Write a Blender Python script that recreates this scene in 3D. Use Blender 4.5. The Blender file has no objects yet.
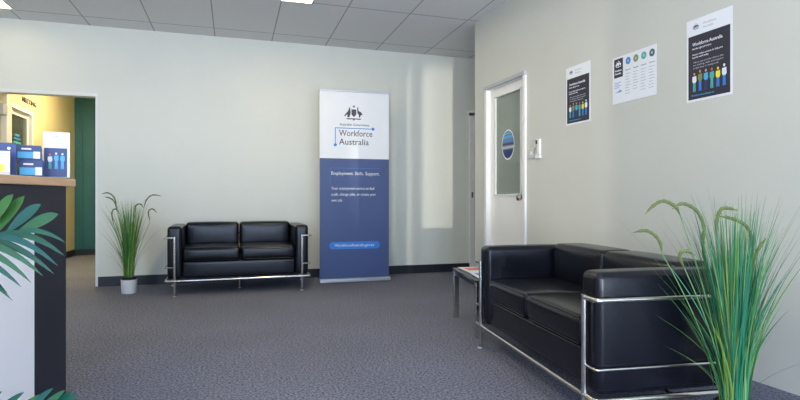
import bpy, bmesh, random
from math import *
from mathutils import Vector, Matrix, Quaternion
random.seed(7)
C = bpy.context.scene.collection
SC = bpy.context.scene

# ------------------------------------------------------------------ frame of the place
F = 535.0; YAW = radians(17.3); H = 2.7; EYE = .886
FX, FY = sin(YAW), cos(YAW)          # the way the camera looks
RX, RY = cos(YAW), -sin(YAW)
def seen(lat, dep, z):               # metres to the side, metres ahead, height
    return Vector((FX*dep + RX*lat, FY*dep + RY*lat, z))

# ------------------------------------------------------------------ materials
M = {}
def nodes(m):
    m.use_nodes = True
    nt = m.node_tree
    return nt, nt.nodes['Principled BSDF']
def mat(name, col, rough=.5, metal=0, spec=.5, noise=0, nscale=40, bump=0, bscale=80, coat=0, emit=None, estr=0):
    m = bpy.data.materials.new(name); nt, b = nodes(m)
    b.inputs['Base Color'].default_value = (*col, 1)
    b.inputs['Roughness'].default_value = rough
    b.inputs['Metallic'].default_value = metal
    b.inputs['Specular IOR Level'].default_value = spec
    b.inputs['Coat Weight'].default_value = coat
    if emit:
        b.inputs['Emission Color'].default_value = (*emit, 1)
        b.inputs['Emission Strength'].default_value = estr
    tc = nt.nodes.new('ShaderNodeTexCoord')
    if noise:
        n = nt.nodes.new('ShaderNodeTexNoise'); n.inputs['Scale'].default_value = nscale; n.inputs['Detail'].default_value = 4
        nt.links.new(tc.outputs['Object'], n.inputs['Vector'])
        r = nt.nodes.new('ShaderNodeValToRGB')
        r.color_ramp.elements[0].position = .3; r.color_ramp.elements[1].position = .7
        r.color_ramp.elements[0].color = (*[c*(1-noise) for c in col], 1)
        r.color_ramp.elements[1].color = (*[min(1, c*(1+noise)) for c in col], 1)
        nt.links.new(n.outputs['Fac'], r.inputs['Fac']); nt.links.new(r.outputs['Color'], b.inputs['Base Color'])
    if bump:
        n = nt.nodes.new('ShaderNodeTexNoise'); n.inputs['Scale'].default_value = bscale; n.inputs['Detail'].default_value = 3
        nt.links.new(tc.outputs['Object'], n.inputs['Vector'])
        bp = nt.nodes.new('ShaderNodeBump'); bp.inputs['Strength'].default_value = bump; bp.inputs['Distance'].default_value = .004
        nt.links.new(n.outputs['Fac'], bp.inputs['Height']); nt.links.new(bp.outputs['Normal'], b.inputs['Normal'])
    M[name] = m
    return m

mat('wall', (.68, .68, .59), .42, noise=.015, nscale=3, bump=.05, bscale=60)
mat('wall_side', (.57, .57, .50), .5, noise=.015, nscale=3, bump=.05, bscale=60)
mat('yellow', (.68, .58, .33), .5, noise=.03, nscale=2)
mat('green_wall', (.010, .10, .115), .5, noise=.05, nscale=3)
mat('white', (.74, .74, .68), .35, noise=.01, nscale=5)
mat('doorpaint', (.80, .78, .73), .35, noise=.01, nscale=5)
mat('paper', (.78, .79, .8), .5, noise=.01, nscale=5)
mat('skirting', (.012, .013, .018), .4, noise=.1, nscale=20)
mat('dark', (.012, .012, .014), .5, noise=.1, nscale=20)
mat('leather', (.004, .0045, .008), .27, spec=.34, noise=.2, nscale=12, bump=.10, bscale=120)
mat('chrome', (.60, .58, .53), .2, metal=1, noise=.03, nscale=30)
mat('alu', (.62, .63, .65), .35, metal=1, noise=.03, nscale=30)
mat('glass_black', (.02, .022, .025), .08, noise=.1, nscale=8)
mat('navy', (.016, .017, .034), .5, noise=.03, nscale=5)
mat('navybanner', (.045, .075, .20), .45, noise=.04, nscale=3)
mat('blue', (.03, .20, .62), .45, noise=.02, nscale=5)
mat('midblue', (.012, .035, .15), .4, noise=.05, nscale=9)
mat('cyan', (.06, .38, .68), .4, noise=.03, nscale=9)
mat('teal', (.06, .40, .36), .45, noise=.03, nscale=9)
mat('deepteal', (.02, .12, .14), .45, noise=.03, nscale=9)
mat('olive', (.18, .26, .06), .45, noise=.03, nscale=9)
mat('yellowink', (.85, .72, .04), .45, noise=.03, nscale=9)
mat('orangeink', (.75, .22, .08), .45, noise=.03, nscale=9)
mat('redink', (.62, .12, .12), .4, noise=.3, nscale=30)
mat('greyink', (.42, .43, .45), .5, noise=.03, nscale=9)
mat('ink', (.06, .06, .07), .5, noise=.05, nscale=9)
mat('skin', (.55, .3, .2), .5, noise=.05, nscale=9)
mat('whiteink', (.85, .86, .88), .5, noise=.01, nscale=9)
mat('counter_dark', (.020, .022, .033), .38, noise=.1, nscale=4)
mat('counter_white', (.82, .82, .86), .35, noise=.01, nscale=4)
mat('pot_white', (.75, .75, .77), .4, noise=.02, nscale=20)
mat('soil', (.02, .016, .012), .9, noise=.4, nscale=80, bump=.6)
mat('warmlamp', (.9, .88, .8), .5, emit=(1, .83, .50), estr=20)
mat('lampframe', (.7, .7, .68), .4, noise=.01, nscale=9)

def wood():
    m = bpy.data.materials.new('pale_wood'); nt, b = nodes(m)
    tc = nt.nodes.new('ShaderNodeTexCoord'); mp = nt.nodes.new('ShaderNodeMapping')
    mp.inputs['Scale'].default_value = (40, 3, 40)
    n = nt.nodes.new('ShaderNodeTexNoise'); n.inputs['Scale'].default_value = 2; n.inputs['Detail'].default_value = 6
    r = nt.nodes.new('ShaderNodeValToRGB')
    r.color_ramp.elements[0].color = (.50, .30, .17, 1); r.color_ramp.elements[1].color = (.68, .46, .29, 1)
    nt.links.new(tc.outputs['Object'], mp.inputs['Vector']); nt.links.new(mp.outputs['Vector'], n.inputs['Vector'])
    nt.links.new(n.outputs['Fac'], r.inputs['Fac']); nt.links.new(r.outputs['Color'], b.inputs['Base Color'])
    b.inputs['Roughness'].default_value = .4
    M['wood'] = m
wood()

def carpet():
    m = bpy.data.materials.new('carpet'); nt, b = nodes(m)
    tc = nt.nodes.new('ShaderNodeTexCoord')
    a = nt.nodes.new('ShaderNodeTexNoise'); a.inputs['Scale'].default_value = 85; a.inputs['Detail'].default_value = 5; a.inputs['Roughness'].default_value = .8
    c = nt.nodes.new('ShaderNodeTexNoise'); c.inputs['Scale'].default_value = 1.2; c.inputs['Detail'].default_value = 3
    r = nt.nodes.new('ShaderNodeValToRGB'); r.color_ramp.elements[0].position = .37; r.color_ramp.elements[1].position = .64
    r.color_ramp.elements[0].color = (.026, .029, .042, 1); r.color_ramp.elements[1].color = (.37, .385, .49, 1)
    mx = nt.nodes.new('ShaderNodeMixRGB'); mx.blend_type = 'MULTIPLY'; mx.inputs['Fac'].default_value = .35
    for n in (a, c): nt.links.new(tc.outputs['Object'], n.inputs['Vector'])
    nt.links.new(a.outputs['Fac'], r.inputs['Fac']); nt.links.new(r.outputs['Color'], mx.inputs['Color1']); nt.links.new(c.outputs['Fac'], mx.inputs['Color2'])
    g = nt.nodes.new('ShaderNodeGamma'); g.inputs['Gamma'].default_value = 1
    nt.links.new(mx.outputs['Color'], g.inputs['Color']); nt.links.new(g.outputs['Color'], b.inputs['Base Color'])
    b.inputs['Roughness'].default_value = .95; b.inputs['Specular IOR Level'].default_value = .15
    bp = nt.nodes.new('ShaderNodeBump'); bp.inputs['Strength'].default_value = .6; bp.inputs['Distance'].default_value = .006
    nt.links.new(a.outputs['Fac'], bp.inputs['Height']); nt.links.new(bp.outputs['Normal'], b.inputs['Normal'])
    M['carpet'] = m
carpet()

def ceiling_mat():
    m = bpy.data.materials.new('ceiling_tiles'); nt, b = nodes(m)
    tc = nt.nodes.new('ShaderNodeTexCoord'); sp = nt.nodes.new('ShaderNodeSeparateXYZ'); nt.links.new(tc.outputs['Object'], sp.inputs[0])
    def line(out, off, pitch, w):
        a = nt.nodes.new('ShaderNodeMath'); a.operation = 'SUBTRACT'; a.inputs[1].default_value = off - 50*pitch
        nt.links.new(out, a.inputs[0])
        q = nt.nodes.new('ShaderNodeMath'); q.operation = 'MODULO'; q.inputs[1].default_value = pitch; nt.links.new(a.outputs[0], q.inputs[0])
        s = nt.nodes.new('ShaderNodeMath'); s.operation = 'LESS_THAN'; s.inputs[1].default_value = w; nt.links.new(q.outputs[0], s.inputs[0])
        return s
    lx = line(sp.outputs[0], 2.24, .61, .012); ly = line(sp.outputs[1], 4.91, 1.02, .014)
    mx = nt.nodes.new('ShaderNodeMath'); mx.operation = 'MAXIMUM'; nt.links.new(lx.outputs[0], mx.inputs[0]); nt.links.new(ly.outputs[0], mx.inputs[1])
    n = nt.nodes.new('ShaderNodeTexNoise'); n.inputs['Scale'].default_value = 140; nt.links.new(tc.outputs['Object'], n.inputs['Vector'])
    r = nt.nodes.new('ShaderNodeValToRGB'); r.color_ramp.elements[0].color = (.68, .68, .68, 1); r.color_ramp.elements[1].color = (.80, .80, .80, 1)
    nt.links.new(n.outputs['Fac'], r.inputs['Fac'])
    c = nt.nodes.new('ShaderNodeMixRGB'); c.inputs['Color2'].default_value = (.36, .36, .37, 1)
    nt.links.new(mx.outputs[0], c.inputs['Fac']); nt.links.new(r.outputs['Color'], c.inputs['Color1']); nt.links.new(c.outputs['Color'], b.inputs['Base Color'])
    b.inputs['Roughness'].default_value = .8
    M['ceiling'] = m
ceiling_mat()

def glass_mat(name, tint, haze):
    m = bpy.data.materials.new(name); m.use_nodes = True; nt = m.node_tree; nt.nodes.clear()
    o = nt.nodes.new('ShaderNodeOutputMaterial')
    t = nt.nodes.new('ShaderNodeBsdfTransparent'); t.inputs[0].default_value = (*tint, 1)
    d = nt.nodes.new('ShaderNodeBsdfDiffuse'); d.inputs[0].default_value = (.55, .62, .50, 1)
    g = nt.nodes.new('ShaderNodeBsdfGlossy'); g.inputs['Roughness'].default_value = .05
    fr = nt.nodes.new('ShaderNodeFresnel'); fr.inputs['IOR'].default_value = 1.5
    m1 = nt.nodes.new('ShaderNodeMixShader'); m1.inputs[0].default_value = haze
    m2 = nt.nodes.new('ShaderNodeMixShader')
    nt.links.new(t.outputs[0], m1.inputs[1]); nt.links.new(d.outputs[0], m1.inputs[2])
    nt.links.new(fr.outputs[0], m2.inputs[0]); nt.links.new(m1.outputs[0], m2.inputs[1]); nt.links.new(g.outputs[0], m2.inputs[2])
    nt.links.new(m2.outputs[0], o.inputs[0])
    M[name] = m
glass_mat('pane', (.9, .95, .88), .45)
glass_mat('pane_clear', (.92, .93, .85), .12)

def island_mat(name, stops, rough=.45, along=None):
    m = bpy.data.materials.new(name); nt, b = nodes(m)
    g = nt.nodes.new('ShaderNodeNewGeometry'); r = nt.nodes.new('ShaderNodeValToRGB')
    r.color_ramp.interpolation = 'LINEAR'
    while len(r.color_ramp.elements) < len(stops): r.color_ramp.elements.new(.5)
    for i, (p, c) in enumerate(stops):
        r.color_ramp.elements[i].position = p; r.color_ramp.elements[i].color = (*c, 1)
    nt.links.new(g.outputs['Random Per Island'], r.inputs['Fac'])
    tc = nt.nodes.new('ShaderNodeTexCoord'); n = nt.nodes.new('ShaderNodeTexNoise'); n.inputs['Scale'].default_value = 25
    nt.links.new(tc.outputs['Object'], n.inputs['Vector'])
    mx = nt.nodes.new('ShaderNodeMixRGB'); mx.blend_type = 'MULTIPLY'; mx.inputs['Fac'].default_value = .25
    nt.links.new(r.outputs['Color'], mx.inputs['Color1']); nt.links.new(n.outputs['Color'], mx.inputs['Color2'])
    nt.links.new(mx.outputs['Color'], b.inputs['Base Color'])
    b.inputs['Roughness'].default_value = rough
    M[name] = m
island_mat('grass', [(0, (.008, .09, .035)), (.25, (.02, .24, .09)), (.45, (.01, .14, .10)), (.62, (.07, .24, .04)), (.8, (.26, .36, .06)), (1, (.02, .20, .11))])
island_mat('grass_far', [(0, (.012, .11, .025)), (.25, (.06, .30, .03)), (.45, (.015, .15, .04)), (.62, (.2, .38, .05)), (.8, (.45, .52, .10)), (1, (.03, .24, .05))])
island_mat('seed', [(0, (.09, .12, .03)), (1, (.14, .17, .045))], .7)
island_mat('palm', [(0, (.004, .05, .035)), (.4, (.008, .09, .05)), (.7, (.006, .08, .07)), (1, (.045, .14, .03))], .35)

# ------------------------------------------------------------------ helpers
def tag(o, label=None, cat=None, group=None, kind=None):
    if label: o['label'] = label
    if cat: o['category'] = cat
    if group: o['group'] = group
    if kind: o['kind'] = kind
    return o
def thing(name, label, cat, loc=(0, 0, 0), rz=0, group=None):
    o = bpy.data.objects.new(name, None); C.objects.link(o); o.empty_display_size = .1
    o.location = loc; o.rotation_euler = (0, 0, rz)
    return tag(o, label, cat, group)
def smooth(me, ang=40):
    for p in me.polygons: p.use_smooth = True
    try: me.set_sharp_from_angle(angle=radians(ang))
    except Exception: pass
def link(name, bm, m, parent=None, sm=False, loc=None, rz=None, recalc=True):
    if recalc: bmesh.ops.recalc_face_normals(bm, faces=bm.faces)
    me = bpy.data.meshes.new(name); bm.to_mesh(me); bm.free()
    me.materials.append(M[m] if isinstance(m, str) else m)
    if sm: smooth(me)
    o = bpy.data.objects.new(name, me); C.objects.link(o)
    if parent: o.parent = parent
    if loc is not None: o.location = loc
    if rz is not None: o.rotation_euler = (0, 0, rz)
    return o
def box(bm, x0, x1, y0, y1, z0, z1, bev=0, seg=2):
    r = bmesh.ops.create_cube(bm, size=1)
    vs = r['verts']
    for v in vs:
        v.co = Vector(((x0+x1)/2 + v.co.x*(x1-x0), (y0+y1)/2 + v.co.y*(y1-y0), (z0+z1)/2 + v.co.z*(z1-z0)))
    if bev:
        es = list({e for v in vs for e in v.link_edges})
        bmesh.ops.bevel(bm, geom=es, offset=bev, segments=seg, affect='EDGES', profile=.5)
def boxes(*bs, bev=0):
    bm = bmesh.new()
    for b in bs: box(bm, *b, bev=bev)
    return bm
def cushion(hx, hy, hz, r, cx=0, cy=0, cz=0, puff=(0, 0, 0), n=8):
    """rounded block with softly bulging faces"""
    bm = bmesh.new()
    def coords(h):
        out = []
        for k in range(4): out.append(-h + r*(1 - cos(k*pi/6)) if False else -h + r*k/3)
        inner = [-h + r + (2*h-2*r)*i/n for i in range(1, n)]
        return out + inner + [h - r*k/3 for k in range(3, -1, -1)]
    hh = (hx, hy, hz); cs = [coords(h) for h in hh]
    cache = {}
    def vert(p):
        key = tuple(round(q, 5) for q in p)
        if key in cache: return cache[key]
        core = Vector([max(-(h-r), min(h-r, q)) for q, h in zip(p, hh)])
        d = Vector(p) - core
        # equal angle spacing on the round
        q = Vector([copysign(tan(min(abs(t)/r, 1)*pi/4), t) for t in d])
        q = q.normalized()*r if q.length > 1e-9 else q
        c = core + q
        u = [max(-1, min(1, a/h)) for a, h in zip(p, hh)]
        for ax in range(3):
            if abs(d[ax]) > r*.2:
                o = [i for i in range(3) if i != ax]
                w = (1-u[o[0]]**2)*(1-u[o[1]]**2)
                c[ax] += copysign(puff[ax]*w**.6, d[ax])
        cache[key] = bm.verts.new(c + Vector((cx, cy, cz)))
        return cache[key]
    for ax in range(3):
        a, b = [i for i in range(3) if i != ax]
        for s in (-1, 1):
            for i in range(len(cs[a])-1):
                for j in range(len(cs[b])-1):
                    pts = []
                    for (ii, jj) in ((i, j), (i+1, j), (i+1, j+1), (i, j+1)):
                        p = [0, 0, 0]; p[ax] = s*hh[ax]; p[a] = cs[a][ii]; p[b] = cs[b][jj]
                        pts.append(vert(p))
                    if len(set(pts)) == 4:
                        try: bm.faces.new(pts)
                        except ValueError: pass
    return bm
def tube(bm, pts, rad, seg=10, caps=True, closed=False):
    pts = [Vector(p) for p in pts]; n = len(pts)
    rads = rad if isinstance(rad, (list, tuple)) else [rad]*n
    rings = []; up = None
    for i, p in enumerate(pts):
        if i == 0: t = pts[1]-p
        elif i == n-1: t = p-pts[i-1]
        else: t = (pts[i+1]-p).normalized() + (p-pts[i-1]).normalized()
        t.normalize()
        if up is None:
            up = Vector((0, 0, 1)) if abs(t.z) < .9 else Vector((1, 0, 0))
        s = t.cross(up).normalized(); up = s.cross(t).normalized()
        rings.append([bm.verts.new(p + (s*cos(2*pi*k/seg) + up*sin(2*pi*k/seg))*rads[i]) for k in range(seg)])
    for a, b in zip(rings, rings[1:]):
        for k in range(seg): bm.faces.new((a[k], a[(k+1) % seg], b[(k+1) % seg], b[k]))
    if caps:
        bm.faces.new(rings[0][::-1]); bm.faces.new(rings[-1])
def rounded_path(pts, r, seg=5):
    pts = [Vector(p) for p in pts]; out = [pts[0]]
    for a, b, c in zip(pts, pts[1:], pts[2:]):
        u = (a-b); v = (c-b); rr = min(r, u.length*.45, v.length*.45)
        p0 = b + u.normalized()*rr; p1 = b + v.normalized()*rr
        for k in range(seg+1):
            t = k/seg; out.append(p0*(1-t)**2 + b*2*t*(1-t) + p1*t*t)
    out.append(pts[-1]); return out
def lathe(prof, seg=28, cx=0, cy=0):
    bm = bmesh.new(); rings = []
    for r, z in prof:
        rings.append([bm.verts.new((cx+r*cos(2*pi*k/seg), cy+r*sin(2*pi*k/seg), z)) for k in range(seg)])
    for a, b in zip(rings, rings[1:]):
        for k in range(seg): bm.faces.new((a[k], a[(k+1) % seg], b[(k+1) % seg], b[k]))
    bm.faces.new(rings[0][::-1]); bm.faces.new(rings[-1])
    return bm
def slab(bm, poly, y0, y1):                       # polygon in x-z, thickness along y
    a = [bm.verts.new((x, y0, z)) for x, z in poly]; b = [bm.verts.new((x, y1, z)) for x, z in poly]
    bm.faces.new(a); bm.faces.new(b[::-1]); n = len(poly)
    for i in range(n): bm.faces.new((a[i], b[i], b[(i+1) % n], a[(i+1) % n]))
def ellipse(cx, cz, rx, rz, n=28): return [(cx+rx*cos(2*pi*k/n), cz+rz*sin(2*pi*k/n)) for k in range(n)]
def text(s, x, z, h, m, parent, y=0, width=None, name='lettering', align='LEFT', bold=0, depth=.0006):
    cu = bpy.data.curves.new('t', 'FONT'); cu.body = s; cu.size = 1; cu.align_x = align; cu.offset = bold; cu.space_line = 1.05
    cu.resolution_u = 2; cu.extrude = 0
    o = bpy.data.objects.new('t', cu); C.objects.link(o)
    dg = bpy.context.evaluated_depsgraph_get()
    me = bpy.data.meshes.new_from_object(o.evaluated_get(dg)); bpy.data.objects.remove(o); bpy.data.curves.remove(cu)
    bm = bmesh.new(); bm.from_mesh(me); bpy.data.meshes.remove(me)
    xs = [v.co.x for v in bm.verts]
    sx = h if not width else width/(max(xs)-min(xs))
    x0 = min(xs) if align == 'LEFT' else 0
    for v in bm.verts: v.co = Vector((x + (v.co.x-x0)*sx, y, z + v.co.y*h))
    r = bmesh.ops.extrude_face_region(bm, geom=bm.faces[:])
    for g in r['geom']:
        if isinstance(g, bmesh.types.BMVert): g.co.y -= depth
    return link(name, bm, m, parent)

# ------------------------------------------------------------------ the setting
YB = 6.23                                # face of the back wall
SR = -radians(88.1)                      # the right wall's heading
CR = Vector((2.351, 4.978, 0))           # its far corner
def on_right(s, out, z):                 # metres from the corner along the wall, out from it, height
    a = Vector((cos(SR), sin(SR), 0)); n = Vector((sin(SR), -cos(SR), 0))
    return CR + a*s + n*out + Vector((0, 0, z))
def struct(name, bm, m, parent=None, **k):
    o = link(name, bm, m, parent, **k)
    if not parent: o['kind'] = 'structure'
    return o

FRONT = -2.2
struct('floor', boxes((-3.6, 5.2, FRONT-.15, 10.1, -.1, 0)), 'carpet')
struct('ceiling', boxes((-3.6, 5.2, FRONT-.15, 10.1, H, H+.1)), 'ceiling')
# back wall with the doorway on the left and a door in the passage on the right
OX, OZ = -1.345, 1.995
struct('wall_back', boxes((-3.5, -2.75, YB, YB+.1, 0, H), (-2.75, OX, YB, YB+.1, OZ, H), (OX, 2.90, YB, YB+.1, 0, H),
                          (2.90, 3.74, YB, YB+.1, 2.0, H), (3.74, 5.1, YB, YB+.1, 0, H)), 'wall')
struct('trim_1', boxes((OX-.018, OX+.004, YB-.006, YB+.112, 0, OZ+.006), (-2.75, OX-.018, YB-.006, YB+.112, OZ-.028, OZ+.006)), 'white')
struct('baseboard_back', boxes((OX+.007, 2.86, YB-.014, YB, 0, .1)), 'skirting')
struct('door_2', boxes((2.93, 3.71, YB+.03, YB+.07, .005, 1.97)), 'doorpaint')
d2 = bpy.data.objects['door_2']
link('door_frame', boxes((2.862, 2.928, YB-.02, YB+.1, 0, 2.0), (3.712, 3.78, YB-.02, YB+.1, 0, 2.0), (2.862, 3.78, YB-.02, YB+.1, 1.972, 2.03)), 'doorpaint', d2)
link('strike_plate', boxes((2.885, 2.905, YB-.025, YB-.019, .93, 1.0)), 'ink', d2)
link('handle', lathe([(.012, 0), (.03, .01), (.03, .03), (.012, .05)]), 'chrome', d2, sm=True, loc=(3.0, YB-.02, .96))
bpy.data.objects['handle'].rotation_euler = (pi/2, 0, 0)

# right wall, in its own frame: x runs from the corner towards the street
D0, D1, DZ = .233, .951, 1.985
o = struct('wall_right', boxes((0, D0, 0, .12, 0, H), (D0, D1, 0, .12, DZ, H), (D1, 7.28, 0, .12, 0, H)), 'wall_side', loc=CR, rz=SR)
struct('baseboard_right', boxes((0, D0-.001, -.014, 0, 0, .1), (D1+.001, 2.1, -.014, 0, 0, .1)), 'skirting', loc=CR, rz=SR)
struct('wall_passage', boxes((2.48, 5.1, 4.975, 5.09, 0, H)), 'wall')
struct('wall_far_right', boxes((5.1, 5.2, 2.2, YB+.1, 0, H)), 'wall')
struct('wall_side_room', boxes((2.57, 5.1, 2.2, 2.3, 0, H)), 'wall')
d1 = struct('door_1', boxes((D0+.04, D0+.125, .03, .07, .008, 1.955), (D1-.125, D1-.04, .03, .07, .008, 1.955),
                            (D0+.125, D1-.125, .03, .07, .008, .95), (D0+.125, D1-.125, .03, .07, 1.87, 1.955)), 'doorpaint', loc=CR, rz=SR)
link('door_frame', boxes((D0, D0+.036, -.018, .12, 0, 1.962), (D1-.036, D1, -.018, .12, 0, 1.962), (D0+.036, D1-.036, .0, .12, 1.957, 1.962)), 'doorpaint', d1)
link('head_strip', boxes((D0, D1+.01, -.03, .03, 1.962, 1.992)), 'greyink', d1)
link('glass_pane', boxes((D0+.125, D1-.125, .047, .053, .95, 1.87)), 'pane', d1)
bm = boxes((D0+.12, D0+.135, .02, .03, .94, 1.88), (D1-.135, D1-.12, .02, .03, .94, 1.88), (D0+.12, D1-.12, .02, .03, .935, .95), (D0+.12, D1-.12, .02, .03, 1.87, 1.885))
link('glazing_bead', bm, 'white', d1)
k = link('door_knob', lathe([(.028, 0), (.028, .006), (.011, .008), (.011, .03), (.024, .038), (.03, .052), (.026, .066), (.01, .072)]), 'chrome', d1, sm=True, loc=(D1-.085, .03, .915))
k.rotation_euler = (pi/2, 0, 0)
# striped round emblem on the glass
def emblem(parent, cx, cz, R, y, zs=1.0):
    bm = bmesh.new(); ring = ellipse(cx, cz, R*1.13, R*1.13*zs, 40); inn = ellipse(cx, cz, R*1.06, R*1.06*zs, 40)
    a = [bm.verts.new((x, y, z)) for x, z in ring]; b = [bm.verts.new((x, y, z)) for x, z in inn]
    for i in range(40): bm.faces.new((a[i], a[(i+1) % 40], b[(i+1) % 40], b[i]))
    link('emblem_ring', bm, 'whiteink', parent)
    cols = ['cyan', 'cyan', 'blue', 'midblue', 'greyink']
    for i in range(5):
        z0 = .92 - i*.26; z1 = z0-.16; bm = bmesh.new()
        def hw(z): return sqrt(max(0, 1-z*z))
        poly = [(cx+R*hw(z0), cz+R*zs*z0), (cx+R*hw((z0+z1)/2), cz+R*zs*(z0+z1)/2), (cx+R*hw(z1), cz+R*zs*z1), (cx-R*hw(z1), cz+R*zs*z1), (cx-R*hw((z0+z1)/2), cz+R*zs*(z0+z1)/2), (cx-R*hw(z0), cz+R*zs*z0)]
        slab(bm, poly, y-.001, y); link('emblem_stripe', bm, cols[i], parent)
    bm = bmesh.new(); poly = []
    for i in range(17):
        an = pi + asin(.36) + (pi-2*asin(.36))*i/16; poly.append((cx+R*cos(an), cz+R*zs*sin(an)))
    slab(bm, poly, y-.001, y); link('emblem_bowl', bm, 'midblue', parent)
emblem(d1, .572, 1.405, .098, .044, 1.25)

# walls nobody sees from the photograph but that close the room
struct('wall_left', boxes((-3.6, -3.5, FRONT, YB, 0, H)), 'wall')
fx = [(-3.6, -3.4), (-.15, .12), (.16, .26), (.31, .40), (1.15, 1.5), (2.5, 2.75)]  # narrow gaps shaped to lay strips of light on the back wall
fb = [(x0, x1, FRONT-.12, FRONT, 0, H) for x0, x1 in fx]
fb += [(-3.4, -.15, FRONT-.12, FRONT, 0, .12), (-3.4, -.15, FRONT-.12, FRONT, 2.5, H), (.05, 1.15, FRONT-.12, FRONT, 2.33, H), (.05, 1.15, FRONT-.12, FRONT, 0, .1),
       (1.5, 2.5, FRONT-.12, FRONT, 2.35, H), (1.5, 2.5, FRONT-.12, FRONT, 0, .1)]
struct('wall_front', boxes(*fb), 'wall')
struct('window_1', boxes((-3.4, -3.34, FRONT-.1, FRONT-.03, .12, 2.5), (-.21, -.15, FRONT-.1, FRONT-.03, .12, 2.5), (-1.8, -1.75, FRONT-.1, FRONT-.03, .12, 2.5),
                         (-3.34, -.21, FRONT-.1, FRONT-.03, .12, .18), (-3.34, -.21, FRONT-.1, FRONT-.03, 2.44, 2.5)), 'alu')
struct('window_2', boxes((1.5, 1.55, FRONT-.1, FRONT-.03, .1, 2.35), (2.45, 2.5, FRONT-.1, FRONT-.03, .1, 2.35), (1.5, 2.5, FRONT-.1, FRONT-.03, 2.29, 2.35)), 'alu')
# back room: ochre wall with a glazed door, green end wall
XY = -2.47
struct('wall_ochre', boxes((XY-.1, XY, YB+.1, 7.20, 0, H), (XY-.1, XY, 7.20, 7.98, 2.03, H), (XY-.1, XY, 7.98, 9.9, 0, H)), 'yellow')
bm = boxes((XY-.2, -.9, 9.9, 10.0, 0, H))
for i in range(9): box(bm, XY+.08+i*.17, XY+.12+i*.17, 9.885, 9.9, .1, H)
struct('wall_green', bm, 'green_wall')
struct('wall_corridor', boxes((-1.0, -.9, YB+.1, 9.9, 0, H)), 'wall')
struct('baseboard_green', boxes((XY, -1.0, 9.87, 9.885, 0, .1)), 'skirting')
struct('baseboard_ochre', boxes((XY, XY+.014, 7.99, 9.87, 0, .1)), 'skirting')
d3 = struct('door_3', boxes((XY-.06, XY-.02, 7.28, 7.33, .01, 1.98), (XY-.06, XY-.02, 7.86, 7.92, .01, 1.98), (XY-.06, XY-.02, 7.33, 7.86, .01, .25), (XY-.06, XY-.02, 7.33, 7.86, 1.92, 1.98)), 'doorpaint')
link('door_frame', boxes((XY-.1, XY+.015, 7.20, 7.27, 0, 2.03), (XY-.1, XY+.015, 7.92, 7.98, 0, 2.03), (XY-.1, XY+.015, 7.27, 7.92, 1.98, 2.03)), 'doorpaint', d3)
link('glass_pane', boxes((XY-.045, XY-.035, 7.33, 7.86, .25, 1.92)), 'pane_clear', d3)
em = bpy.data.objects.new('emblem', None); C.objects.link(em); em.parent = d3; em.location = (XY-.018, 7.60, 1.56); em.rotation_euler = (0, 0, pi/2)
# (the emblem's own pieces hang from the pane)
C.objects.unlink(em); bpy.data.objects.remove(em)
def side_emblem():
    cols = ['cyan', 'blue', 'teal', 'midblue', 'navy']
    for i in range(5):
        R = .12; z0 = .95-i*.38; z1 = z0-.22; bm = bmesh.new()
        ym = R*sqrt(max(0, 1-((z0+z1)/2)**2))
        box(bm, XY-.035, XY-.033, 7.58-ym, 7.58+ym, 1.585+R*z1, 1.585+R*z0)
        link('emblem_stripe', bm, cols[i], d3)
side_emblem()
struct('trim_2', boxes((XY, XY+.05, 7.02, 7.10, 0, H)), 'doorpaint')
struct('wall_store', boxes((-3.6, XY-.1, 8.9, 9.0, 0, H), (-3.6, -3.5, YB+.1, 8.9, 0, H)), 'yellow')
link('lock_box', boxes((XY+.0, XY+.06, 6.90, 7.018, 1.84, 1.96), bev=.006), 'greyink', bpy.data.objects['trim_2'])
sg = thing('door_sign', 'row of dark letters above the glazed door in the ochre back room', 'sign', (XY, 7.92, 2.11), pi/2)
sg.rotation_euler = (0, 0, pi/2); sg.location = (XY+.001, 7.62, 2.11)
text('MEETING', 0, 0, .085, 'ink', sg, y=0, width=.5, bold=.02, depth=.004)

# ------------------------------------------------------------------ lamps
def ceiling_lamp(x, y, label, size=(.29, 1.19), m='warmlamp', group=None):
    t = thing('ceiling_light', label, 'ceiling light', (x, y, H), 0, group)
    w, l = size[0]/2, size[1]/2
    link('frame', boxes((-w, -w+.012, -l, l, -.012, 0), (w-.012, w, -l, l, -.012, 0), (-w+.012, w-.012, -l, -l+.012, -.012, 0), (-w+.012, w-.012, l-.012, l, -.012, 0)), 'lampframe', t)
    link('diffuser', boxes((-w+.012, w-.012, -l+.012, l-.012, -.008, 0)), m, t)
    return t
mat('cornerlamp', (.9, .88, .8), .5, emit=(1, .86, .55), estr=4.5)
ceiling_lamp(-2.12, 5.30, 'long lit ceiling panel over the doorway end of the back wall', m='cornerlamp')
ceiling_lamp(.545, 4.32, 'long lit ceiling panel above the middle of the carpet, in front of the banner')
for x, y, w in ((-2.12, 1.6, 'long lit ceiling panel above the reception counter'), (.555, .9, 'long lit ceiling panel nearest the middle of the room, above where one enters')):
    ceiling_lamp(x, y, w)
mat('backlamp', (.9, .88, .8), .5, emit=(1, .82, .48), estr=50)
ceiling_lamp(-1.75, 7.9, 'lit ceiling panel in the ochre and green back room', m='backlamp')
mat('glassfill', (.9, .9, .85), .5, emit=(1, .95, .85), estr=60)
ceiling_lamp(3.8, 3.7, 'added lit panel behind the glazed white door, brightening its glass', m='glassfill')  # unseen panel added to brighten the door glass from behind

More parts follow.
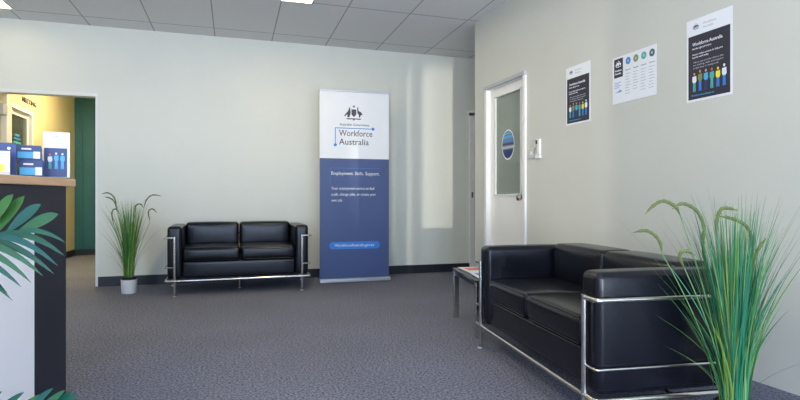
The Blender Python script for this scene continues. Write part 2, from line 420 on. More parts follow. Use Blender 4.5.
# ------------------------------------------------------------------ sofas
def make_sofa(label, loc, rz):
    t = thing('sofa', label, 'sofa', loc, rz)
    top = .635; W = .65; A = .125; D = .68
    for s in (-1, 1):
        link('arm', cushion(A/2, D/2-.01, (top-.155)/2, .028, s*(W-A/2), .02+D/2-.01, (top+.155)/2, puff=(.006, .004, .006)), 'leather', t, sm=True)
    link('base', cushion(W-A-.004, .31, .078, .018, 0, .345, .235, puff=(0, .004, 0)), 'leather', t, sm=True)
    for s in (-1, 1):
        c = link('seat_cushion', cushion((W-A)/2-.004, .24, .062, .028, s*(W-A)/2, .265, .376, puff=(0, .008, .010)), 'leather', t, sm=True)
        bm = bmesh.new(); x0, x1 = s*(W-A)/2-(W-A)/2+.026, s*(W-A)/2+(W-A)/2-.026
        tube(bm, [(x0, .032, .431), (x1, .032, .431)], .004, 6); tube(bm, [(x0, .030, .3195), (x1, .030, .3195)], .004, 6)
        link('piping', bm, 'leather', c, sm=True)
    for s in (-1, 1):
        c = link('back_cushion', cushion((W-A)/2-.004, .105, (top+.018-.412)/2, .03, s*(W-A)/2, .565, (top+.018+.412)/2, puff=(0, .014, .006)), 'leather', t, sm=True)
    # chrome frame
    bm = bmesh.new()
    for s in (-1, 1):
        tube(bm, rounded_path([(s*.585, 0, .533), (s*.672, 0, .533), (s*.672, .70, .533)], .02), .010)
        tube(bm, rounded_path([(s*.585, 0, .263), (s*.668, 0, .263), (s*.668, .70, .263)], .015), .0055)
        tube(bm, rounded_path([(s*.585, .0, .140), (s*.662, .0, .140), (s*.662, .70, .140), (s*.5, .712, .140)], .02), .013)
    tube(bm, [(-.655, .0, .140), (.655, .0, .140)], .0115); tube(bm, [(-.6, .712, .140), (.6, .712, .140)], .013)
    tube(bm, [(-.662, .35, .140), (.662, .35, .140)], .010)
    tube(bm, [(-.672, .70, .533), (.672, .70, .533)], .010)
    link('frame', bm, 'chrome', t, sm=True)
    for x, y, z in ((-.585, 0, .543), (.585, 0, .543), (-.662, .70, .543), (.662, .70, .543), (0, .35, .14)):
        bm = bmesh.new(); tube(bm, [(x, y, .008), (x, y, z)], .0115, 12)
        l = link('leg', bm, 'chrome', t, sm=True)
        link('glide', lathe([(.018, 0), (.018, .006), (.012, .01)], 16, x, y), 'alu', l, sm=True)
    return t
s1 = make_sofa('black leather two-seat sofa with chrome frame against the far wall beside the tall banner', (.066, 5.352, 0), radians(.8))
p0 = Vector((1.300, 1.785)); p1 = Vector((1.420, 2.914)); mid = (p0+p1)/2
dirv = (p0-p1).normalized()                 # the sofa's own x runs towards the street
s2 = make_sofa('black leather two-seat sofa with chrome frame in the foreground by the right wall', (mid.x, mid.y, 0), atan2(dirv.y, dirv.x))

s1.scale = (1, 1, 1.02); s2.scale = (1, .95, .965)

# ------------------------------------------------------------------ coffee table and magazines
TA = -radians(10)
tp = Vector((1.600, 3.795, 0))               # far left corner
t = thing('coffee_table', 'low chrome-legged coffee table with dark top between the near sofa and the glazed door', 'table', tp, TA)
L_, W_ = .67, .55; tz = .374
link('table_top', boxes((0, W_, -L_, 0, tz-.014, tz), bev=.003), 'glass_black', t)
link('apron', boxes((.03, W_-.03, -.035, -.02, tz-.05, tz-.014), (.03, W_-.03, -L_+.02, -L_+.035, tz-.05, tz-.014), (.02, .035, -L_+.03, -.03, tz-.05, tz-.014), (W_-.035, W_-.02, -L_+.03, -.03, tz-.05, tz-.014)), 'dark', t)
for x in (.005, W_-.045):
    for y in (-.045, -L_+.005):
        link('leg', boxes((x, x+.04, y, y+.04, 0, tz-.014), bev=.003), 'chrome', t)
def magazine(x, y, a, z, cols, label):
    m_ = thing('magazine', label, 'magazine', tp + Matrix.Rotation(TA, 3, 'Z') @ Vector((x, y, z)), TA + a, 'magazines on the coffee table')
    link('pages', boxes((-.10, .10, -.14, .14, 0, .006)), 'paper', m_)
    link('cover', boxes((-.105, .105, -.145, .145, .006, .0075)), cols[0], m_)
    link('cover_picture', boxes((-.08, .08, -.05, .10, .0075, .0082)), cols[1], m_)
magazine(.15, -.165, .06, tz, ('paper', 'redink'), 'white and red magazine at the far end of the coffee table')
magazine(.15, -.475, -.03, tz, ('paper', 'blue'), 'white and blue magazine at the near end of the coffee table')
magazine(.42, -.28, .1, tz, ('redink', 'orangeink'), 'red-covered magazine on the wall side of the coffee table')

# ------------------------------------------------------------------ printed things
PERS = [('orangeink', 'paper', 'teal'), ('orangeink', 'olive', 'blue'), ('skin', 'cyan', 'midblue'), ('redink', 'teal', 'teal'), ('yellowink', 'yellowink', 'blue'), ('paper', 'paper', 'blue')]
def figures(parent, x0, x1, z, h, y, n=6, cols=PERS):
    for i in range(n):
        cx = x0 + (x1-x0)*(i+.5)/n; hc, b, l = cols[i % len(cols)]; hh = h*(.92+.08*((i*3) % 4)/3); w = (x1-x0)/n*.33
        bm = bmesh.new(); slab(bm, ellipse(cx, z+hh*.93, hh*.055, hh*.07, 12), y-.0006, y); g = link('figure_head', bm, hc, parent)
        bm = bmesh.new(); slab(bm, [(cx-w, z+hh*.80), (cx+w, z+hh*.82), (cx+w*1.15, z+hh*.55), (cx+w*.6, z+hh*.45), (cx-w*.6, z+hh*.45), (cx-w*1.1, z+hh*.58)], y-.0006, y); link('figure_body', bm, b, parent)
        bm = bmesh.new(); slab(bm, [(cx-w*.6, z+hh*.47), (cx+w*.6, z+hh*.47), (cx+w*.75, z), (cx+w*.15, z), (cx, z+hh*.3), (cx-w*.15, z), (cx-w*.75, z)], y-.0006, y); link('figure_legs', bm, l, parent)
def crest(parent, cx, cz, s, y, m='ink'):
    """small national crest: shield between a kangaroo and an emu, star above, scroll below"""
    bm = bmesh.new()
    slab(bm, [(cx-.16*s, cz+.28*s), (cx+.16*s, cz+.28*s), (cx+.16*s, cz-.05*s), (cx, cz-.22*s), (cx-.16*s, cz-.05*s)], y-.0006, y)
    slab(bm, [(cx+(.10 if k % 2 == 0 else .045)*s*sin(2*pi*k/14), cz+.47*s+(.10 if k % 2 == 0 else .045)*s*cos(2*pi*k/14)) for k in range(14)], y-.0006, y)
    # left animal, upright with long tail
    slab(bm, [(cx-.30*s, cz+.40*s), (cx-.22*s, cz+.36*s), (cx-.24*s, cz+.27*s), (cx-.20*s, cz+.1*s), (cx-.24*s, cz-.08*s), (cx-.30*s, cz-.24*s), (cx-.42*s, cz-.24*s), (cx-.44*s, cz-.05*s), (cx-.60*s, cz-.2*s), (cx-.64*s, cz-.14*s), (cx-.42*s, cz+.12*s), (cx-.33*s, cz+.28*s)], y-.0006, y)
    # right bird, round body and straight neck
    slab(bm, [(cx+.22*s, cz+.42*s), (cx+.28*s, cz+.44*s), (cx+.31*s, cz+.2*s), (cx+.48*s, cz+.12*s), (cx+.58*s, cz-.05*s), (cx+.46*s, cz-.08*s), (cx+.40*s, cz-.24*s), (cx+.34*s, cz-.24*s), (cx+.32*s, cz-.05*s), (cx+.23*s, cz+.05*s)], y-.0006, y)
    slab(bm, [(cx-.5*s, cz-.30*s), (cx+.5*s, cz-.30*s), (cx+.42*s, cz-.38*s), (cx+.08*s, cz-.36*s), (cx, cz-.46*s), (cx-.08*s, cz-.36*s), (cx-.42*s, cz-.38*s)], y-.0006, y)
    return link('crest', bm, m, parent)

# pull-up banner
B = thing('pull_up_banner', 'tall pull-up banner, white above and navy below, standing by the far wall', 'banner', (1.281, 5.79, 0), radians(-.8))
hw = .388; bz = 2.105
link('base', boxes((-hw-.006, hw+.012, -.05, .05, .0, .038), bev=.006), 'alu', B)
for s in (-1, 1): link('foot', boxes((s*.25-.02, s*.25+.02, -.13, .13, 0, .006)), 'alu', B)
bpy.data.objects.remove(bpy.data.objects['foot']); bpy.data.objects.remove(bpy.data.objects['foot.001'])
scr = link('printed_screen', boxes((-hw, hw, -.004, 0, .038, bz-.02)), 'paper', B)
link('navy_print', boxes((-hw, hw, -.0048, -.004, .039, 1.352)), 'navybanner', scr)
link('top_rail', boxes((-hw-.002, hw+.002, -.012, .008, bz-.02, bz), bev=.003), 'alu', B)
bm = bmesh.new(); tube(bm, [(0, .03, .03), (0, .02, bz-.02)], .008); link('pole', bm, 'alu', B, sm=True)
yy = -.0045
crest(scr, -.012, 1.848, .17, yy)
text('Australian Government', -.17, 1.715, .036, 'ink', scr, y=yy, width=.33, bold=.01)
text('Workforce', -.178, 1.600, .095, 'ink', scr, y=yy, width=.375, bold=.004)
text('Australia', -.178, 1.505, .095, 'ink', scr, y=yy, width=.335, bold=.004)
bm = bmesh.new(); box(bm, -.222, -.214, yy-.0006, yy, 1.505, 1.69); box(bm, -.214, .20, yy-.0006, yy, 1.682, 1.69)
slab(bm, ellipse(-.218, 1.50, .017, .017), yy-.0008, yy); slab(bm, ellipse(.205, 1.686, .017, .017), yy-.0008, yy)
link('bracket_logo', bm, 'blue', scr)
yy = -.0054
text('Employment. Skills. Support.', -.262, 1.172, .052, 'whiteink', scr, y=yy, width=.54, bold=.010)
text('Your employment service to find', -.262, 1.010, .044, 'whiteink', scr, y=yy, width=.48, bold=.006)
text('a job, change jobs, or create your', -.262, .945, .044, 'whiteink', scr, y=yy, width=.50, bold=.006)
text('own job.', -.262, .880, .044, 'whiteink', scr, y=yy, width=.125, bold=.006)
bm = bmesh.new(); pill = [(.245+.04*cos(a), .398+.04*sin(a)) for a in [(-pi/2+pi*k/8) for k in range(9)]] + [(-.245+.04*cos(a), .398+.04*sin(a)) for a in [(pi/2+pi*k/8) for k in range(9)]]
slab(bm, pill, yy-.0006, yy); link('web_address_pill', bm, 'blue', scr)
text('WorkforceAustralia.gov.au', -.225, .386, .040, 'whiteink', scr, y=yy-.001, width=.44, bold=.008)
bm = boxes((-.275, .29, yy-.0004, yy, 1.245, 1.248), (-.275, -.272, yy-.0004, yy, 1.06, 1.245)); link('thin_rule', bm, 'blue', scr)

# posters on the right wall
def poster(label, s0, s1, z0, z1, tilt, head):
    w = s1-s0; h = z1-z0
    P = thing('wall_poster', label, 'poster', on_right(s0, .0015, z0), SR)
    P.rotation_euler = (0, tilt, SR)
    link('sheet', boxes((0, w, -.0015, 0, 0, h)), 'paper', P)
    m = w*.045; y = -.0017
    link('navy_print', boxes((m, w-m, -.0022, -.0015, m, h*.80)), 'navy', P)
    crest(P, w*.22, h*.905, w*.12, y)
    text('Workforce', w*.38, h*.905, w*.065, 'greyink', P, y=y, width=w*.28); text('Australia', w*.38, h*.86, w*.065, 'greyink', P, y=y, width=w*.22)
    y = -.0024
    text(head, w*.14, h*.675, w*.09, 'whiteink', P, y=y, width=w*.66, bold=.008)
    text('Find the right job for you', w*.14, h*.63, w*.05, 'whiteink', P, y=y, width=w*.42)
    text('Access online services to help you', w*.14, h*.56, w*.05, 'whiteink', P, y=y, width=w*.66)
    text('look for work today', w*.14, h*.525, w*.05, 'whiteink', P, y=y, width=w*.36)
    text('Talk to your provider about a plan', w*.16, h*.465, w*.045, 'greyink', P, y=y, width=w*.66)
    text('for training, skills and support', w*.16, h*.43, w*.045, 'greyink', P, y=y, width=w*.66)
    text('to find, keep or change a job', w*.16, h*.395, w*.045, 'greyink', P, y=y, width=w*.56)
    figures(P, w*.12, w*.90, h*.12, h*.25, y)
    text('WorkforceAustralia.gov.au', w*.12, h*.065, w*.045, 'cyan', P, y=y, width=w*.5)
    return P
poster('navy portrait poster with a white header, nearest the glazed door, leftmost of the wall posters', 1.497, 1.772, 1.452, 1.882, 0, 'Workforce Australia')
poster('navy portrait poster with colourful figures, rightmost of the wall posters, above the near sofa', 2.586, 2.868, 1.435, 1.89, 0, 'Workforce Australia')
P = thing('wall_poster', 'white landscape poster with four coloured discs and text columns, middle of the wall posters', 'poster', on_right(1.995, .0015, 1.527), SR)
w, h = .375, .305
link('sheet', boxes((0, w, -.0015, 0, 0, h)), 'paper', P)
y = -.0017
link('navy_print', boxes((.015, .095, -.0022, -.0015, h-.135, h-.012)), 'navy', P)
crest(P, .055, h-.05, .045, -.0024, 'whiteink')
text('Workforce', .024, h-.095, .016, 'whiteink', P, y=-.0024, width=.06, bold=.02); text('Australia', .024, h-.115, .016, 'whiteink', P, y=-.0024, width=.055, bold=.02)
for i, c in enumerate(('blue', 'olive', 'teal', 'deepteal')):
    cx = .142+i*.066
    bm = bmesh.new(); slab(bm, ellipse(cx, h-.045, .0215, .0235), y-.0006, y); o = link('coloured_disc', bm, c, P)
    bm = bmesh.new(); slab(bm, ellipse(cx, h-.045, .008, .009, 6), y-.001, y); link('disc_symbol', bm, 'greyink', P)
    text(('Search', 'Apply', 'Learn', 'Connect')[i], cx-.024, h-.105, .012, 'ink', P, y=y, width=.045, bold=.01)
    bm = bmesh.new()
    for k in range(8 - (i == 1)):
        box(bm, cx-.026, cx+.020-(k*7 % 4)*.004, y-.0005, y, h-.128-k*.018, h-.1245-k*.018)
    link('text_column', bm, 'greyink', P)
bm = bmesh.new()
for k in range(4): box(bm, .018, .08-(k % 2)*.02, y-.0005, y, .135-k*.011, .138-k*.011)
link('text_column', bm, 'blue', P)
bm = bmesh.new(); slab(bm, [(.02, .072), (.05, .078), (.07, .088), (.09, .076), (.07, .07)], y-.0006, y); link('printed_bird', bm, 'cyan', P)

# wall controls beside the glazed door
t = thing('light_switch', 'flat white light switch plate on the wall right beside the glazed door', 'light switch', on_right(1.005, .0, 1.245), SR)
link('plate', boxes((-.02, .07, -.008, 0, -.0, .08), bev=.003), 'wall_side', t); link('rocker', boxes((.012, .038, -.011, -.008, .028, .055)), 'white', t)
link('shadow_line', boxes((-.02, .075, -.012, 0, -.008, -.0005)), 'greyink', t)  # grey strip painted in as the shadow beneath the plate
t = thing('remote_control', 'slim white remote control with dark buttons in a wall holder right of the switch plate', 'remote control', on_right(1.13, .0, 1.232), SR)
link('holder', boxes((-.024, .045, -.022, 0, 0, .03), bev=.004), 'white', t)
b_ = link('body', boxes((-.014, .04, -.020, 0, .031, .16), bev=.006), 'white', t)
link('button_panel', boxes((-.012, .012, -.0215, -.0198, .045, .112), bev=.0), 'greyink', b_)
link('display', boxes((-.012, .012, -.0215, -.0198, .118, .152), bev=.0), 'ink', b_)

# ------------------------------------------------------------------ reception counter (runs away from the street at an angle to the room)
CT = thing('reception_counter', 'reception counter with pale wood top, charcoal side and white front panel', 'counter', seen(-1.517, 2.43, 0), -YAW)
# own frame: x to the right, y away
ZT = .988
link('body', boxes((-.62, -.02, -.72, -.0, 0, ZT-.036)), 'counter_dark', CT)
link('side_panel', boxes((-.02, 0, -.72, 0, 0, ZT-.037)), 'counter_dark', CT)
link('white_front_panel', boxes((0, .008, -.72, -.222, 0, .76)), 'counter_white', CT)
link('countertop', boxes((-.68, .012, -.74, .055, ZT-.036, ZT), bev=.004), 'wood', CT)
def stand(lat, dep, z=ZT): return seen(lat, dep, z)
# leaflet stand
dpt = 2.42
S = thing('leaflet_stand', 'upright white and blue leaflet in a clear stand at the end of the reception counter', 'leaflet stand', stand(-343.5/F*dpt, dpt, ZT+.001), -YAW+.5)
k = dpt/F; w = 27.5*k*.82; hh = 46*k
link('stand_foot', boxes((-w/2-.004, w/2+.006, -.004, .05, 0, .004)), 'pane_clear', S)
lf = link('leaflet', boxes((-w/2, w/2, .0, .004, .004, hh)), 'paper', S)
link('picture_panel', boxes((-w/2+.004, w/2-.010, -.0008, 0, .006, hh*.655)), 'midblue', lf)
text('Workforce', -w*.04, hh*.80, .012, 'greyink', lf, y=-.0008, width=w*.38); text('Australia', -w*.04, hh*.745, .012, 'greyink', lf, y=-.0008, width=w*.32)
crest(lf, 0, hh*.90, .014, -.0008, 'greyink')
figures(lf, -w*.36, w*.34, hh*.20, hh*.36, -.001, 3, [('redink', 'paper', 'teal'), ('paper', 'cyan', 'cyan'), ('paper', 'cyan', 'cyan')])
# boxes of leaflets, one on the other
def packet(lat0, lat1, z, hgt, dp, label):
    w = (lat1-lat0)*.84
    b = thing('leaflet_box', label, 'box', stand((lat0+lat1)/2, dp, z), -YAW+.55, 'boxes stacked on the counter')
    link('box_body', boxes((-w/2, w/2, 0, .075, 0, hgt), bev=.0015), 'midblue', b)
    link('cyan_band', boxes((-w/2+.003, w/2-.003, -.0008, 0, hgt*.12, hgt*.55)), 'cyan', b)
    link('white_corner', boxes((w/2-.028, w/2-.004, -.0016, -.0008, hgt*.10, hgt*.58)), 'paper', b)
    bm = boxes((-w/2+.016, w/2-.035, -.001, 0, hgt*.70, hgt*.80)); link('title_line', bm, 'whiteink', b)
    return b
dp = 2.29; k = dp/F
packet(-381*k, -357*k, ZT+.001, 17*k, dp, 'blue and cyan leaflet box lying directly on the counter, lower of the two stacked')
packet(-383*k, -359*k, ZT+.0015+17*k, 14.5*k, dp, 'blue and cyan leaflet box resting on top of another box on the counter')
dp = 2.17; k = dp/F
Fd = thing('display_folder', 'dark blue upright folder standing at the left end of the counter', 'folder', stand(-396*k, dp, ZT+.001), -YAW+.5)
link('board', boxes((-.075, 10*k, 0, .02, 0, 33*k), bev=.001), 'midblue', Fd)
bm = bmesh.new(); slab(bm, ellipse(4*k, 27.5*k, .006, .006, 10), -.0008, 0); link('white_logo', bm, 'whiteink', Fd)
dp = 2.10; k = dp/F
Cd = thing('price_card', 'white card with a yellow spot leaning in front of the blue folder', 'card', stand(-400*k, dp, ZT+.001), -YAW+.5)
link('card', boxes((-.06, 8*k, 0, .006, 0, 24*k)), 'paper', Cd)
bm = bmesh.new(); slab(bm, ellipse(0, 7*k, .015, .018, 20), -.0008, 0); link('yellow_spot', bm, 'yellowink', Cd)
bm = boxes((-.03, .03, -.0008, 0, .082, .085), (-.03, .02, -.0008, 0, .07, .073), (.0, .032, -.0008, 0, .006, .010)); link('printed_lines', bm, 'greyink', Cd)

# ------------------------------------------------------------------ grass plants
def blade(bm, base, tip, bend, width, seg=9, side=None):
    base = Vector(base); tip = Vector(tip); d = tip-base
    hor = Vector((d.x, d.y, 0)); 
    s = side if side is not None else Vector((-hor.y, hor.x, 0)).normalized() if hor.length > 1e-4 else Vector((1, 0, 0))
    L = []
    for i in range(seg+1):
        t = i/seg
        p = Vector((base.x + d.x*t**1.7, base.y + d.y*t**1.7, base.z + d.z*(t + bend*sin(pi*t)*.35)))
        w = width*(1-.9*t**2.2)*(.75+.25*min(1, t*5))
        off = Vector((0, 0, 0)) if i == 0 else s.cross(p-L[-1][1]).normalized()*w*.25
        L.append((w, p, off))
    rows = [(bm.verts.new(p - s*w/2), bm.verts.new(p + off), bm.verts.new(p + s*w/2)) for w, p, off in L]
    for a, b in zip(rows, rows[1:]):
        bm.faces.new((a[0], a[1], b[1], b[0])); bm.faces.new((a[1], a[2], b[2], b[1]))
def grass_plant(label, loc, rz, seed, heads, n=230, top=.90, spread=.22, m='grass', strays=(), clear=None):
    R = random.Random(seed)
    t = thing('potted_grass', label, 'plant', loc, rz)
    link('pot', lathe([(.063, 0), (.066, .004), (.071, .125), (.072, .132), (.066, .132), (.063, .125)]), 'pot_white', t, sm=True)
    link('inner_pot', lathe([(.060, .125), (.0655, .128), (.067, .158), (.062, .160), (.060, .152)]), 'dark', t, sm=True)
    link('soil', lathe([(.058, .140), (.058, .152), (.03, .157)]), 'soil', t)
    bm = bmesh.new()
    for i in range(n):
        a = R.uniform(0, 2*pi); br = .045*sqrt(R.random())
        hz = top*R.choice([R.uniform(.45, .75), R.uniform(.65, .95), R.uniform(.8, 1.0)])
        sp = spread*(abs(R.gauss(0, .62)) + .05)*(.55 + .6*hz/top)
        sp = min(sp, spread*1.45)
        if cos(a) > 0: sp *= .85
        base = (br*cos(a), br*sin(a), .15)
        a2 = a + R.uniform(-.5, .5)
        tip = Vector((br*cos(a)+sp*cos(a2), br*sin(a)+sp*sin(a2)*.85, hz))
        if clear:
            over = tip.dot(clear[0]) - clear[1]
            if over > 0: tip -= clear[0]*over*1.05
        blade(bm, base, tip, R.uniform(0, .25), R.uniform(.004, .0085), side=Vector((cos(a2+pi/2+R.uniform(-.8, .8)), sin(a2+pi/2+R.uniform(-.8, .8)), 0)).normalized())
    for x, y, z in strays:
        blade(bm, (x*.15, y*.15, .15), (x, y, z), .15, .005, side=Vector((0, 1, 0)) if False else Vector((.3, 1, 0)).normalized())
    link('grass_blades', bm, m, t, recalc=False)
    for pts in heads:                       # stem foot to head start, then the drooping head
        pts = [Vector(p) for p in pts]; y = R.uniform(-.09, .09)
        for i, p in enumerate(pts): p.y = y*(.7+.1*i)
        # smooth curve through the points
        path = []
        ext = [pts[0]*2-pts[1]] + pts + [pts[-1]*2-pts[-2]]
        for i in range(1, len(ext)-2):
            a, b, c, d = ext[i-1:i+3]
            for k in range(5):
                u = k/5; path.append(.5*((2*b)+(c-a)*u+(2*a-5*b+4*c-d)*u*u+(3*b-a-3*c+d)*u**3))
        path.append(pts[-1])
        s0 = path[0]; stem = [Vector((s0.x*(.18+.82*u**1.5), s0.y*(.3+.7*u), .15+(s0.z-.15)*u)) for u in [i/10 for i in range(11)]]
        bm = bmesh.new(); tube(bm, stem, .0019, 5); st = link('stem', bm, m, t, sm=True)
        bm = bmesh.new(); nn = len(path)
        tube(bm, path, [.0062*max(.25, min(1, 5*min(i+.4, nn-1-i+.35)/nn)) * (1+.12*((i*7) % 3-1)) for i in range(nn)], 7)
        link('seed_head', bm, 'seed', st, sm=True)
    return t
GD = 1.93
def gp(px, py, cx=738, D=GD): return ((px-cx)*D/F, 0, EYE-(py-201)*D/F)
heads = [[(683, 216), (679, 208), (672, 203), (664, 201), (655, 206), (647, 214)],
         [(707, 244), (706, 226), (700, 212), (690, 205), (682, 204), (674, 209)],
         [(669, 254), (667, 242), (660, 234), (652, 231), (641, 233)],
         [(752, 247), (750, 232), (742, 223), (730, 218), (718, 216)],
         [(712, 236), (711, 220), (714, 209), (720, 208), (727, 210)],
         [(757, 272), (758, 258), (763, 248), (770, 238)],
         [(716, 264), (716, 252), (716, 240), (717, 232)],
         [(684, 268), (679, 258), (679, 251), (685, 250), (691, 254)]]
heads = [[gp(*p) for p in hd] for hd in heads]
gl = seen(334/F*GD, GD, 0)
strays = [((a-738)*GD/F, yv, EYE-(b-201)*GD/F) for a, b, yv in ((620, 214, .05), (668, 345, -.10), (660, 341, -.06), (783, 233, -.08), (798, 358, -.05), (757, 190, 0), (716, 186, .03), (711, 200, -.04), (775, 305, .0), (652, 262, .03), (700, 196, .05))]
grass_plant('large artificial grass plant with drooping seed heads in front of the near sofa', gl, -YAW, 3, heads, 380, top=.915, spread=.19, m='grass', strays=strays, clear=(Matrix.Rotation(YAW, 3, 'Z') @ Vector((-dirv.x, -dirv.y, 0)), (Vector((p0.x, p0.y))-dirv*-.07-Vector((gl.x, gl.y))).dot(-dirv) - .06))
FD = 5.15
def fp(px, py): return ((px-129)*FD/F, 0, EYE-(py-201)*FD/F)
h2 = [[(117, 212), (114, 202), (109, 198), (104, 197)], [(120, 205), (117, 197), (112, 193), (106, 194)], [(112, 225), (110, 213), (113, 209), (117, 213)],
      [(142, 208), (144, 200), (150, 195), (159, 196)], [(148, 222), (146, 212), (150, 209), (154, 213)], [(138, 214), (139, 206), (144, 204), (148, 208)]]
h2 = [[fp(*p) for p in hd] for hd in h2]
st2 = [(.31, -.02, .62), (-.22, .02, .55), (.16, 0, .93), (-.03, 0, .96), (.24, .05, .5), (-.24, -.05, .4)]
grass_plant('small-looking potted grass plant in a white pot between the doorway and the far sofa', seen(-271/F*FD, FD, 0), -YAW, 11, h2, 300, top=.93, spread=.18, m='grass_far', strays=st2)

# ------------------------------------------------------------------ palm at the left
PL = thing('potted_palm', 'palm with broad glossy leaflets reaching in from the left in front of the reception counter', 'plant', seen(-1.17, 1.32, 0), -YAW)
link('pot', lathe([(.10, 0), (.105, .005), (.14, .24), (.145, .26), (.132, .26), (.128, .24)]), 'pot_white', PL, sm=True)
link('soil', lathe([(.12, .20), (.127, .235), (.05, .245)]), 'soil', PL)
def pp(px, py, D): return Vector(((px-400)/F*D + 1.17, D-1.32, EYE-(py-201)/F*D))
def leaflet(bm, a, b, w, sag=.0, blunt=.75, seg=10):
    d = b-a; L = d.length; up = Vector((0, 0, 1))
    view = Vector((0, -1, .25))
    s = d.cross(view).normalized(); n = s.cross(d).normalized()
    rows = []
    for i in range(seg+1):
        t = i/seg; p = a + d*t + Vector((0, 0, sag*4*t*(1-t)*L))
        ww = w*(max(.12, sin(pi*min(1, t*.94+.04)**blunt))**.7 if 0 < t < 1 else .04)
        if t == 1: ww = w*.03
        rows.append((bm.verts.new(p - s*ww/2 + n*ww*.14), bm.verts.new(p), bm.verts.new(p + s*ww/2 + n*ww*.14)))
    for q, r in zip(rows, rows[1:]):
        bm.faces.new((q[0], q[1], r[1], r[0])); bm.faces.new((q[1], q[2], r[2], r[1]))
def frond(rachis, lv, D, w):
    pts = [Vector(p) for p in rachis]
    bm = bmesh.new(); tube(bm, pts, [.006*(1-.7*i/(len(pts)-1)) for i in range(len(pts))], 6)
    f = link('frond_stalk', bm, 'palm', PL, sm=True)
    bm = bmesh.new()
    for q in lv: leaflet(bm, *q)
    link('leaflets', bm, 'palm', f, sm=True, recalc=False)
D = 1.25
foot = Vector((0, 0, .24))
def stalk(p1, p2, p3): 
    return [foot] + [(foot*(1-t)**2 + p1*2*t*(1-t) + p2*t*t) for t in [i/8 for i in range(1, 9)]] + ([p3] if p3 else [])
k = D/F
A = pp(-60, 262, D); Bp = pp(8, 236, D-.03); Cp = pp(30, 233, D-.05)
lv = []
up = [((-44, 236), (-10, 186)), ((-34, 236), (0, 190)), ((-20, 240), (13.5, 194)), ((-8, 239), (24.5, 196)), ((2, 237), (41, 204)), ((12, 236), (58.5, 214))]
dn = [((12, 234), (66, 243), 6), ((-6, 236), (64.5, 256), 8), ((-18, 238), (58, 266), 8), ((-30, 240), (54, 274), 8.5), ((-40, 243), (43, 276), 8.5), ((-48, 247), (31.5, 283), 8.5), ((-56, 252), (21.5, 287), 8.5), ((-62, 258), (8, 294), 8), ((-66, 266), (13, 301), 7), ((-70, 272), (-6, 318), 8)]
for i, (a, b) in enumerate(up): lv.append((pp(*a, D-.03), pp(*b, D-.03-.012*(i % 3)), 11.5*k, .02, 1.6))
for i, (a, b, ww) in enumerate(dn): lv.append((pp(*a, D-.035), pp(*b, D-.07-.015*(i % 3)), ww*k*.82, .11))
frond(stalk(pp(-110, 270, D), A, None) + [A*.5+Bp*.5+Vector((0, 0, .01)), Bp, Cp], lv, D, .02)
# lower frond, tips just above the bottom of the frame
D = 1.15; k = D/F
A = pp(-70, 430, D); Bp = pp(20, 428, D-.02); Cp = pp(62, 420, D-.05); lv = []
for i, (a, b) in enumerate([((-36, 428), (-4, 386)), ((-14, 428), (24, 392)), ((-28, 430), (2, 391)), ((6, 426), (42, 394)), ((18, 425), (53, 388)), ((32, 424), (65, 390)), ((42, 423), (72, 391)), ((50, 422), (78, 393))]):
    lv.append((pp(*a, D-.03), pp(*b, D-.03-.01*(i % 3)), 8.5*k, .05))
for i, (a, b) in enumerate([((-20, 430), (10, 470)), ((0, 428), (34, 470)), ((20, 426), (60, 466)), ((40, 424), (84, 455)), ((56, 422), (100, 440))]): lv.append((pp(*a, D), pp(*b, D), 9*k, .08))
frond(stalk(pp(-120, 425, D), A, None) + [A*.5+Bp*.5, Bp, Cp], lv, D, .02)
# the rest of the crown, beyond the left edge
R = random.Random(5)
for j, (ang, z1, reach) in enumerate([(3.6, 1.05, .4), (4.0, .8, .45), (3.3, .7, .35), (4.5, .95, .35), (-2.4, .6, .4)]):
    dr = Vector((cos(ang), sin(ang)*.8, 0)); dr.y = min(dr.y, .25)
    pts = [foot + dr*reach*t**1.4 + Vector((0, 0, (z1-.24)*(1-(1-t)**1.8))) for t in [i/9 for i in range(10)]]
    lv = []
    for i in range(4, 10):
        tg = (pts[i]-pts[i-1]).normalized(); sd = tg.cross(Vector((0, 0, 1))).normalized()
        for s in (-1, 1): lv.append((pts[i], pts[i] + (tg*.7 + sd*s*.8)*.17*(1-.03*i) + Vector((0, 0, -.02)), .024, .08))
    frond(pts, lv, 1, .02)

# ------------------------------------------------------------------ daylight, camera
W = bpy.data.worlds.new('World'); SC.world = W; W.use_nodes = True
nt = W.node_tree; bg = nt.nodes['Background']
sky = nt.nodes.new('ShaderNodeTexSky'); sky.sky_type = 'HOSEK_WILKIE'; sky.sun_direction = Vector((.6, .5, .6)).normalized(); sky.turbidity = 4; sky.ground_albedo = .5
mxn = nt.nodes.new('ShaderNodeMixRGB'); mxn.inputs['Fac'].default_value = .65; mxn.inputs['Color2'].default_value = (.58, .78, 1.15, 1)
nt.links.new(sky.outputs['Color'], mxn.inputs['Color1']); tcw = nt.nodes.new('ShaderNodeTexCoord'); sw = nt.nodes.new('ShaderNodeSeparateXYZ'); nt.links.new(tcw.outputs['Generated'], sw.inputs[0])
lt = nt.nodes.new('ShaderNodeMath'); lt.operation = 'LESS_THAN'; lt.inputs[1].default_value = -.01; nt.links.new(sw.outputs[2], lt.inputs[0])
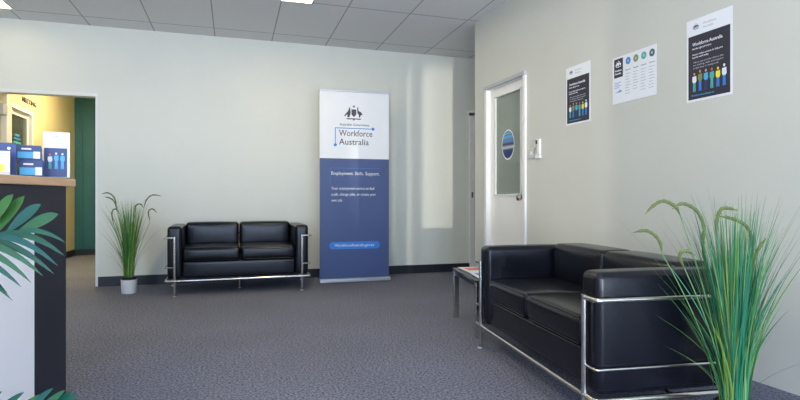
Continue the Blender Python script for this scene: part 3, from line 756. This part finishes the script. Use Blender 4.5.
mg = nt.nodes.new('ShaderNodeMixRGB'); mg.inputs['Color2'].default_value = (.78, .88, 1.10, 1)      # bright ground below the horizon, added to light the ceiling
nt.links.new(lt.outputs[0], mg.inputs['Fac']); nt.links.new(mxn.outputs['Color'], mg.inputs['Color1']); nt.links.new(mg.outputs['Color'], bg.inputs['Color'])
bg.inputs['Strength'].default_value = 10.5
for x0, x1, z0, z1 in ((-3.4, -.15, .12, 2.5), (.4, 1.15, .1, 2.33), (1.5, 2.5, .1, 2.35)):
    l = bpy.data.lights.new('window_daylight', 'AREA'); l.shape = 'RECTANGLE'; l.size = x1-x0; l.size_y = z1-z0; l.energy = 1
    try: l.cycles.is_portal = True
    except Exception: pass
    o = bpy.data.objects.new('window_daylight', l); C.objects.link(o); o.location = ((x0+x1)/2, FRONT-.11, (z0+z1)/2); o.rotation_euler = (pi/2, 0, 0)
# low glint of sun off the street, through gaps shaped for it in the unseen front wall
l = bpy.data.lights.new('street_glint', 'SPOT'); l.energy = 13000; l.spot_size = radians(4.7); l.spot_blend = .1; l.shadow_soft_size = .12; l.color = (1, .97, .9)
o = bpy.data.objects.new('street_glint', l); C.objects.link(o)
src = Vector((.80 - 25*tan(radians(12.9)), FRONT-25, 1.2)); o.location = src
o.rotation_euler = (Vector((.80, FRONT, 1.22))-src).to_track_quat('-Z', 'Y').to_euler()

cam = bpy.data.cameras.new('camera'); cam.sensor_width = 36; cam.lens = F/800*36; cam.shift_y = 1/800; cam.clip_start = .02
co = bpy.data.objects.new('camera', cam); C.objects.link(co); co.location = (0, 0, EYE); co.rotation_euler = (pi/2, 0, -YAW)
SC.camera = co
SC.view_settings.view_transform = 'Standard'; SC.view_settings.look = 'None'; SC.view_settings.gamma = 1; SC.view_settings.use_curve_mapping = False
SC.view_settings.exposure = .32
SC.cycles.use_denoising = True
SC.cycles.max_bounces = 8; SC.cycles.diffuse_bounces = 5; SC.cycles.caustics_reflective = False; SC.cycles.caustics_refractive = False
SC.cycles.sample_clamp_indirect = 4
